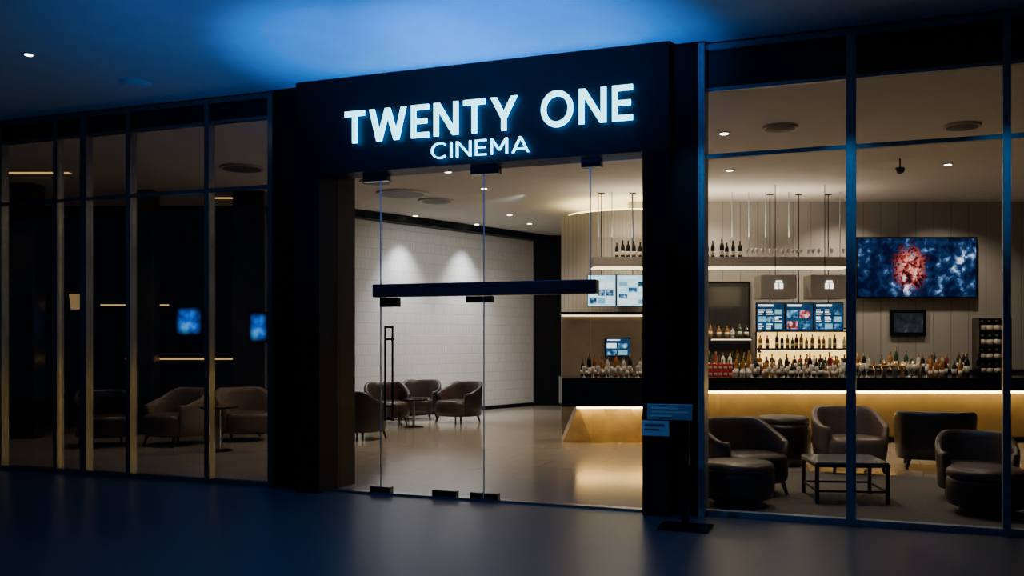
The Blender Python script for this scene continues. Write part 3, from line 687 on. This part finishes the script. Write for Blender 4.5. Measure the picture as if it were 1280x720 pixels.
MB().lathe([(.02,-.2),(.05,-.18),(.06,-.14),(.06,-.12)], seg=20).build('dome', M['dark_bottle'], cm, smooth=True)
# ------------------------------------------------------------------ lamps
def lamp(kind, name, loc, target, energy, col, size=100, blend=.6, rad=.05, sx=1, sy=1):
    d = bpy.data.lights.new(name, kind); d.energy = energy; d.color = col
    if kind == 'SPOT': d.spot_size = R(size); d.spot_blend = blend; d.shadow_soft_size = rad
    if kind == 'AREA': d.shape = 'RECTANGLE'; d.size = sx; d.size_y = sy
    o = bpy.data.objects.new(name, d); C.objects.link(o); o.location = loc
    o.rotation_euler = (Vector(target)-Vector(loc)).to_track_quat('-Z','Y').to_euler()
    return o
WARM = (1,.79,.58)
for px in (500,577):
    k = (px-640)/FPX; a = (k*A.y-A.x)/(d.x-k*d.y); q = A+d*a+nrm*.42
    t = thing('downlight', 'wall washer downlight above the white wall, %s of two' % ('left' if px==500 else 'right'), 'downlight', (q.x,q.y,IC), 0, 'wall washers above the white wall')
    MB().lathe([(.07,-.012),(.07,0)], seg=24).build('trim_ring', M['trimw'], t); MB().lathe([(.045,-.016),(.045,-.012)], seg=20).build('lens', M['lens'], t)
    w = q-nrm*.15
    lamp('SPOT','wash_lamp',(q.x,q.y,IC-.03),(w.x,w.y,0),420,(1,.98,.98),80,1,.08)
lamp('SPOT','wall_fill_lamp',(.2,15.6,IC-.03),(-1.5,19.4,1.5),270,(.97,.98,1),85,1,.08)
for px, py, e in ((637,268,140),(662,279,80),(905,166,85),(912,212,140),(1185,205,170),(605,235,260),(560,214,80)):
    p = cpt(px,py); lamp('SPOT','down_lamp',(p[0],p[1],IC-.03),(p[0],p[1],0),e,WARM,130,.7,.05)
for X, Y, e in ((3.4,15.6,130),(5.6,15.5,180),(7.3,15.4,120),(1.5,14.6,75)):
    lamp('SPOT','bar_lamp',(X,Y,IC-.03),(X,Y+.3,0),e,WARM,130,.7,.05)
for X, Y, e in ((2.6,9.5,60),(4.0,9.3,60)):
    lamp('SPOT','lounge_fill',(X,Y,IC-.03),(X,Y,0),e,WARM,110,.8,.05)  # spots without fittings, added to light the right lounge chairs
for X, Y, e in ((-5.2,14.2,60),(-3.2,12.6,60),(-7.4,13.8,16)):
    lamp('SPOT','left_lounge_fill',(X,Y,IC-.03),(X,Y,0),e,WARM,90,.8,.05)  # spots without fittings, added to brighten the left lounge
lamp('AREA','ceiling_fill_area',(3.2,15.2,gz1+.35),(3.2,15.2,5),50,WARM,sx=3.6,sy=.3)  # unseen area light added above the rack to brighten the ceiling
# blue fill spots added out of view for ceiling, floor and right posts
BL = (0,.22,1)
for s_, e in ((-1.0,1700),(.4,2200)):
    lamp('SPOT','blue_ceiling_fill',F(s_,-4.3,.12),F(s_+.02,-.7,4.02),e,BL,35,1,.06)
lamp('SPOT','blue_wide_fill',F(-.4,-4.3,.12),F(-.8,-1.3,4.02),260,BL,74,1,.06)
lamp('SPOT','teal_ceiling_fill',F(-3.5,-3.8,.12),F(-4.0,-1.2,4.02),30,(.02,.36,1),90,1,.06)
lamp('SPOT','blue_floor_fill',F(.3,-3.6,3.98),F(.1,-2.4,0),210,(.1,.4,1),100,1,.1)  # unseen spot added to lighten the outside floor
for sm in (fs(876),fs(1064),fs(1258)):
    lamp('SPOT','blue_post_wash',F(sm-.2,-1.9,3.98),F(sm,0,2.6),75,(.02,.4,1),24,1,.03)  # unseen spots added to tint the right posts blue
a = cpt(36,67,4.02)
lamp('SPOT','blue_post_wash',(a[0],a[1],3.98),F(-4.2,0,1.2),45,(.04,.4,1),90,1,.03)
W = bpy.data.worlds.new('night'); bpy.context.scene.world = W; W.use_nodes = True
bg = W.node_tree.nodes['Background']; bg.inputs[0].default_value = (.03,.2,.5,1); bg.inputs[1].default_value = .03
# ------------------------------------------------------------------ camera
cd = bpy.data.cameras.new('camera'); cd.sensor_width = 36; cd.lens = FPX/1280*36; cd.shift_y = (HY-360)/1280; cd.clip_end = 200
co = bpy.data.objects.new('camera', cd); C.objects.link(co); co.location = (0,0,CH); co.rotation_euler = (PI/2,0,0)
bpy.context.scene.camera = co
